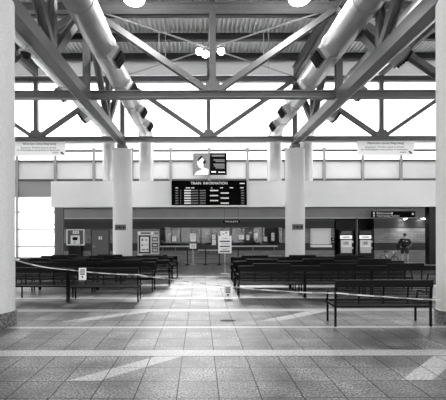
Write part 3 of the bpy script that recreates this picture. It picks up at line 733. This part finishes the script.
row = ['front', 'second', 'third', 'fourth', 'farthest']
def brow(xs, y, away, r, block, group):
    n = len(xs)
    for i, x in enumerate(xs):
        j = i if block == MS else n-1-i
        pos = ['at the aisle end', 'beside the aisle-end bench', 'third from the aisle', 'fourth from the aisle'][j]
        tail = {True: 'back to the viewer', False: 'facing the viewer'}[away]
        bench(x, y, 1.8, away, True, 'black bench %s, %s row, %s, %s' % (pos, row[r], block, tail), group)
# right-hand block
brow([1.03, 2.83, 4.63], 10.0, True, 0, MS, GR)
brow([1.05, 2.85, 4.65], 11.68, False, 1, MS, GR)
brow([1.10, 2.90, 4.70], 11.95, True, 2, MS, GR)
brow([1.15, 2.95, 4.75], 13.88, False, 3, MS, GR)
brow([1.2, 3.0, 4.8], 14.2, True, 4, MS, GR)
# left-hand block
brow([-6.8, -5.0, -3.2], 11.55, False, 1, DS, GL)
brow([-6.42, -4.62, -2.82], 12.4, True, 2, DS, GL)
brow([-6.42, -4.62, -2.82], 13.98, False, 3, DS, GL)
brow([-6.3, -4.5, -2.7], 14.8, True, 4, DS, GL)

# ------------------------------------------------------------ barrier tape and its paper signs
def ribbon(pts, label, w=.024, sag=0.0):
    # densify, flat ribbon twisted slightly
    P = []
    for a, b in zip(pts[:-1], pts[1:]):
        a = Vector(a); b = Vector(b); n = max(4, int((b-a).length/.15))
        for k in range(n):
            f = k/n; p = a.lerp(b, f); p.z -= sag*4*f*(1-f)*(b-a).length/3; P.append(p)
    P.append(Vector(pts[-1]))
    vs = []; fs = []
    for i, p in enumerate(P):
        tw = .5*math.sin(i*.35); u = Vector((0, math.sin(tw), math.cos(tw)))*w/2; e = Vector((0, .002, 0))
        vs += [p-u-e, p+u-e, p+u+e, p-u+e]
    for i in range(len(P)-1):
        for k in range(4): fs.append((4*i+k, 4*i+(k+1) % 4, 4*i+4+(k+1) % 4, 4*i+4+k))
    fs += [(3, 2, 1, 0), tuple(4*(len(P)-1)+k for k in range(4))]
    mb = MB(); mb.add(vs, fs); o = mb.build('barrier_tape', M['tape'])
    return tag(o, label, 'tape', 'white barrier tapes round the benches')
ribbon([(-3.52, 7.0, 1.24), (-3.36, 9.40, .83), (-1.56, 9.36, .70), (-.85, 9.6, .57), (.0, 9.9, .42), (.93, 9.93, .30)], 'barrier tape from the huge column over the signed bench and across the aisle', sag=.05)
ribbon([(.93, 9.93, .30), (1.9, 8.7, .38), (2.50, 6.8, .63), (3.4, 6.79, .56), (4.42, 6.79, .50)], 'barrier tape from the aisle past the nearest bench to the huge column', sag=.02)
ribbon([(6.35, 9.93, .90), (5.3, 7.68, .95)], 'short barrier tape from the last front-row bench up to the huge column', sag=.02)
def paper_sign(x, y, z, w, h, label):
    t = thing('paper_sign', label, 'sign', (x, y, z), group='paper signs hung on the tape')
    B(-w/2, w/2, -.004, .004, -h/2, h/2).build('sheet', M['paper'], t)
    q = MB().box(-w*.3, w*.3, -.007, -.004, h*.28, h*.36).box(-w*.33, w*.33, -.007, -.004, h*.12, h*.2).box(-w*.3, w*.3, -.007, -.004, -.02, .01)
    q.cyl((0, -.007, -h*.25), (0, -.004, -h*.25), w*.13, 14); q.build('printed_marks', M['ink'], t)
paper_sign(-2.98, 9.38, .72, .19, .31, 'white paper sign hung on the back of the black bench')
paper_sign(.74, 9.86, .185, .2, .32, 'white paper sign hanging low from the tape across the aisle')

# ------------------------------------------------------------ standing signs and queue posts
t = thing('sign_stand', 'tall posted sign with large white panel standing in the aisle', 'sign stand', (xf(224.8, 16.2), 16.2, 0))
MB().lathe([(.19, 0), (.19, .015), (.03, .03)], n=28).build('base', M['light'], t, smooth=True)
MB().cyl((0, 0, .03), (0, 0, .9), .018, 12).build('pole', M['light'], t)
f = B(-.29, .29, -.03, 0, .90, 1.66).build('sign_panel', M['paper'], t)
q = MB()
for z, h in ((1.42, .05), (1.20, .045), (.985, .045)): q.box(-.22, .22, -.034, -.03, z-h/2, z+h/2)
q.build('bold_bar', M['ink'], f)
q = MB()
for z, a in ((1.55, .12), (1.31, .18), (1.09, .18), (1.05, .1)): q.box(-a, a, -.034, -.03, z-.01, z+.01)
q.build('printed_line', M['greyink'], f)
f = B(-.19, .19, -.03, 0, 1.66, 1.88).build('top_card', M['paper'], t)
MB().box(-.12, -.04, -.034, -.03, 1.72, 1.76).box(.02, .09, -.034, -.03, 1.76, 1.84).build('top_card_print', M['greyink'], f)
t = thing('small_sign_stand', 'small white sign on a thin post before the ticket counter', 'sign stand', (xf(193, 21.4), 21.4, 0))
MB().lathe([(.2, 0), (.2, .02), (.03, .05)], n=24).build('base', M['light'], t, smooth=True)
MB().cyl((0, 0, .05), (0, 0, 1.2), .02, 10).build('pole', M['light'], t)
f = B(-.19, .19, -.03, -.0, .9, 1.2).build('sign_panel', M['paper'], t); MB().box(-.12, .12, -.034, -.03, 1.05, 1.1).box(-.1, .1, -.034, -.03, .96, .98).build('printed_line', M['greyink'], f)
prev = None
for i, (px, lb) in enumerate(((187.5, 'queue post nearest the small white sign'), (205.6, 'queue post between the small sign and the tall posted sign'), (219.2, 'queue post just behind the tall posted sign'), (238, 'queue post on the bench side of the tall posted sign'))):
    x = xf(px, 21.0)
    t = thing('queue_post', 'black '+lb, 'queue post', (x, 21.0-.02*i, 0), group='black queue posts before the ticket window')
    MB().lathe([(.17, 0), (.17, .02), (.04, .05)], n=24).build('base', M['black'], t, smooth=True)
    MB().cyl((0, 0, .05), (0, 0, .92), .03, 12).cyl((0, 0, .88), (0, 0, .96), .04, 12).build('post', M['black'], t)
    if i: pass
    if i < 3:
        x2_ = xf((205.6, 219.2, 238)[i], 21.0)-x
        MB().bar((.03, 0, .9), (x2_-.03, -.02, .9), .006, .05).build('belt', M['dark'], t)

# ------------------------------------------------------------ bicycle by the striped wall
t = thing('bicycle', 'small bicycle parked in front of the striped wall near the person', 'bicycle', (xf(389, 20.2), 20.2, 0), rz=math.radians(12))
def wheel(y, name):
    ring = []
    for k in range(29): a = 2*PI*k/28; ring.append((0, y+.27*math.cos(a), .29+.27*math.sin(a)))
    w = MB().tube(ring, .02, 8).build(name, M['rubber'], t, smooth=True)
    s = MB()
    for k in range(12): a = PI*k/6; s.cyl((0, y, .29), (0, y+.26*math.cos(a), .29+.26*math.sin(a)), .003, 5)
    s.cyl((-.04, y, .29), (.04, y, .29), .02, 10); s.build('spokes', M['chrome'], w)
wheel(-.42, 'front_wheel'); wheel(.48, 'rear_wheel')
MB().cyl((0, -.33, .68), (0, -.3, .58), .025).cyl((0, -.3, .62), (0, .05, .3), .02).cyl((0, -.31, .66), (0, .2, .64), .018).cyl((0, .05, .3), (0, .22, .72), .018).cyl((0, .05, .3), (0, .48, .29), .012).cyl((0, .2, .62), (0, .48, .29), .012).build('frame', M['light'], t, smooth=True)
MB().cyl((.04, -.42, .29), (.04, -.34, .64), .012).cyl((-.04, -.42, .29), (-.04, -.34, .64), .012).box(-.05, .05, -.37, -.31, .62, .66).build('fork', M['black'], t)
MB().tube([(-.25, -.24, .80), (-.22, -.28, .84), (-.1, -.33, .80), (0, -.34, .78), (.1, -.33, .80), (.22, -.28, .84), (.25, -.24, .80)], .014, 8).cyl((0, -.34, .64), (0, -.34, .79), .014).build('handlebar', M['chrome'], t, smooth=True)
MB().ball((0, .26, .76), .12, (.6, 1.1, .3)).build('saddle', M['black'], t, smooth=True)
MB().cyl((-.06, .05, .3), (.06, .05, .3), .03).cyl((.07, .05, .3), (.07, .12, .17), .01).box(.06, .14, .09, .15, .155, .175).cyl((-.07, .05, .3), (-.07, -.02, .43), .01).box(-.14, -.06, -.05, .01, .425, .445).build('pedals', M['dark'], t)

# ------------------------------------------------------------ the person
def skin_mesh(name, joints, edges, root, m, parent, sub=2):
    me = bpy.data.meshes.new(name); names = list(joints); ix = {k: i for i, k in enumerate(names)}
    me.from_pydata([joints[k][0] for k in names], [(ix[a], ix[b]) for a, b in edges], [])
    o = bpy.data.objects.new(name, me); C.objects.link(o)
    sk = o.modifiers.new('skin', 'SKIN'); sk.use_smooth_shade = True
    if not me.skin_vertices:
        bm = bmesh.new(); bm.from_mesh(me); bm.verts.layers.skin.verify(); bm.to_mesh(me); bm.free()
    for k in names:
        r = joints[k][1]; d = me.skin_vertices[0].data[ix[k]]
        d.radius = r if isinstance(r, tuple) else (r, r); d.use_root = (k == root)
    sb = o.modifiers.new('sub', 'SUBSURF'); sb.levels = sub; sb.render_levels = sub
    bpy.context.view_layer.update()
    me2 = bpy.data.meshes.new_from_object(o.evaluated_get(bpy.context.evaluated_depsgraph_get()))
    for p in me2.polygons: p.use_smooth = True
    me2.materials.clear(); me2.materials.append(m)
    bpy.data.objects.remove(o)
    q = bpy.data.objects.new(name, me2); C.objects.link(q); q.parent = parent
    return q
# local frame: person faces +y (towards the wall), turned a little
P = thing('person', 'person in black shirt and shorts standing with back turned at the striped wall', 'person', (xf(404.8, 21.5), 21.5, 0), rz=math.radians(-28))
J = {}
J['pelvis'] = ((0, 0, .95), (.15, .11)); J['belly'] = ((0, .01, 1.08), (.155, .12)); J['chest'] = ((0, 0, 1.27), (.17, .125)); J['neckb'] = ((0, -.01, 1.44), (.085, .075))
J['neck'] = ((0, .0, 1.5), .055); J['head1'] = ((0, .02, 1.58), (.07, .085)); J['head2'] = ((0, .02, 1.67), (.078, .095)); J['head3'] = ((0, .01, 1.735), (.055, .07))
E = [('pelvis', 'belly'), ('belly', 'chest'), ('chest', 'neckb'), ('neckb', 'neck'), ('neck', 'head1'), ('head1', 'head2'), ('head2', 'head3')]
for s, n in ((-1, 'l'), (1, 'r')):
    J['hip'+n] = ((s*.10, 0, .88), .095); J['knee'+n] = ((s*.13, .01, .49), .058); J['calf'+n] = ((s*.135, -.02, .36), .056); J['ank'+n] = ((s*.14, -.02, .1), .036); J['toe'+n] = ((s*.15, .12, .045), .035)
    E += [('pelvis', 'hip'+n), ('hip'+n, 'knee'+n), ('knee'+n, 'calf'+n), ('calf'+n, 'ank'+n), ('ank'+n, 'toe'+n)]
    J['sh'+n] = ((s*.19, 0, 1.38), .062); J['el'+n] = ((s*.33, .0, 1.12), .042); J['wr'+n] = ((s*.25, .2, 1.0), .026); J['palm'+n] = ((s*.22, .26, .98), (.036, .02))
    E += [('chest', 'sh'+n), ('sh'+n, 'el'+n), ('el'+n, 'wr'+n), ('wr'+n, 'palm'+n)]
    for k in range(4):
        a = (k-1.5)*.02; L = (.035, .042, .04, .03)[k]
        J['f%d%s' % (k, n)] = ((s*.205, .285+L*.4, .975+a), .009); J['g%d%s' % (k, n)] = ((s*(.195-L*.5), .30+L*.6, .965+a), .008); E += [('palm'+n, 'f%d%s' % (k, n)), ('f%d%s' % (k, n), 'g%d%s' % (k, n))]
    J['th'+n] = ((s*.185, .25, 1.01), .010); J['tt'+n] = ((s*.165, .28, 1.015), .008); E += [('palm'+n, 'th'+n), ('th'+n, 'tt'+n)]
skin_mesh('body', J, E, 'pelvis', M['skin'], P)
sj = {k: J[k] for k in ('pelvis', 'belly', 'chest', 'neckb')}
sj['pelvis'] = ((0, 0, .90), (.19, .155)); sj['belly'] = ((0, .01, 1.08), (.19, .155)); sj['chest'] = ((0, 0, 1.27), (.2, .155)); sj['neckb'] = ((0, -.01, 1.44), (.105, .095))
se = [('pelvis', 'belly'), ('belly', 'chest'), ('chest', 'neckb')]
for s, n in ((-1, 'l'), (1, 'r')):
    sj['sh'+n] = ((s*.2, 0, 1.38), .095); sj['sl'+n] = ((s*.32, 0, 1.15), .085); se += [('chest', 'sh'+n), ('sh'+n, 'sl'+n)]
skin_mesh('shirt', sj, se, 'pelvis', M['cloth'], P)
hj = {'pelvis': ((0, 0, .92), (.18, .15)), 'waist': ((0, 0, 1.02), (.175, .145))}; he = [('pelvis', 'waist')]
for s, n in ((-1, 'l'), (1, 'r')):
    hj['hip'+n] = ((s*.10, 0, .84), .12); hj['hem'+n] = ((s*.125, .01, .56), .10); he += [('pelvis', 'hip'+n), ('hip'+n, 'hem'+n)]
skin_mesh('shorts', hj, he, 'pelvis', M['cloth2'], P)
for s in (-1, 1):
    MB().ball((s*.147, .05, .05), .05, (1.0, 2.9, 1.0)).box(s*.147-.045, s*.147+.045, -.09, .18, 0, .03).build('shoe', M['shoe'], P, smooth=True)
    MB().ball((s*.083, .02, 1.63), .022, (.5, .8, 1.3)).build('ear', M['skin'], P, smooth=True)
    MB().ball((s*.03, .112, 1.655), .012).build('eye', M['ink'], P, smooth=True)
MB().ball((0, .122, 1.625), .016, (.8, 1, 1.4)).build('nose', M['skin'], P, smooth=True)
MB().ball((0, .108, 1.585), .022, (1.2, .4, .3)).build('mouth', M['mid'], P, smooth=True)
MB().ball((0, -.012, 1.695), .1, (.98, 1.1, .85), 20, 12).build('hair', M['hair'], P, smooth=True)
MB().box(-.10, -.03, -.165, -.158, 1.33, 1.37).box(.04, .14, -.165, -.158, 1.30, 1.33).build('shirt_print', M['paper'], P)
# shoulder bag hanging at the person's side
t = thing('shoulder_bag', 'black shoulder bag hanging at the side of the person', 'bag', P.location+Vector((-.40, -.05, 0)), rz=math.radians(-28))
MB().box(-.10, .10, -.17, .17, .82, 1.16).build('bag_body', M['cloth'], t, bevel=.03)
MB().tube([(0, -.15, 1.14), (.07, -.14, 1.3), (.2, -.02, 1.46), (.1, .12, 1.3), (0, .15, 1.14)], .014, 8).build('strap', M['cloth'], t, smooth=True)
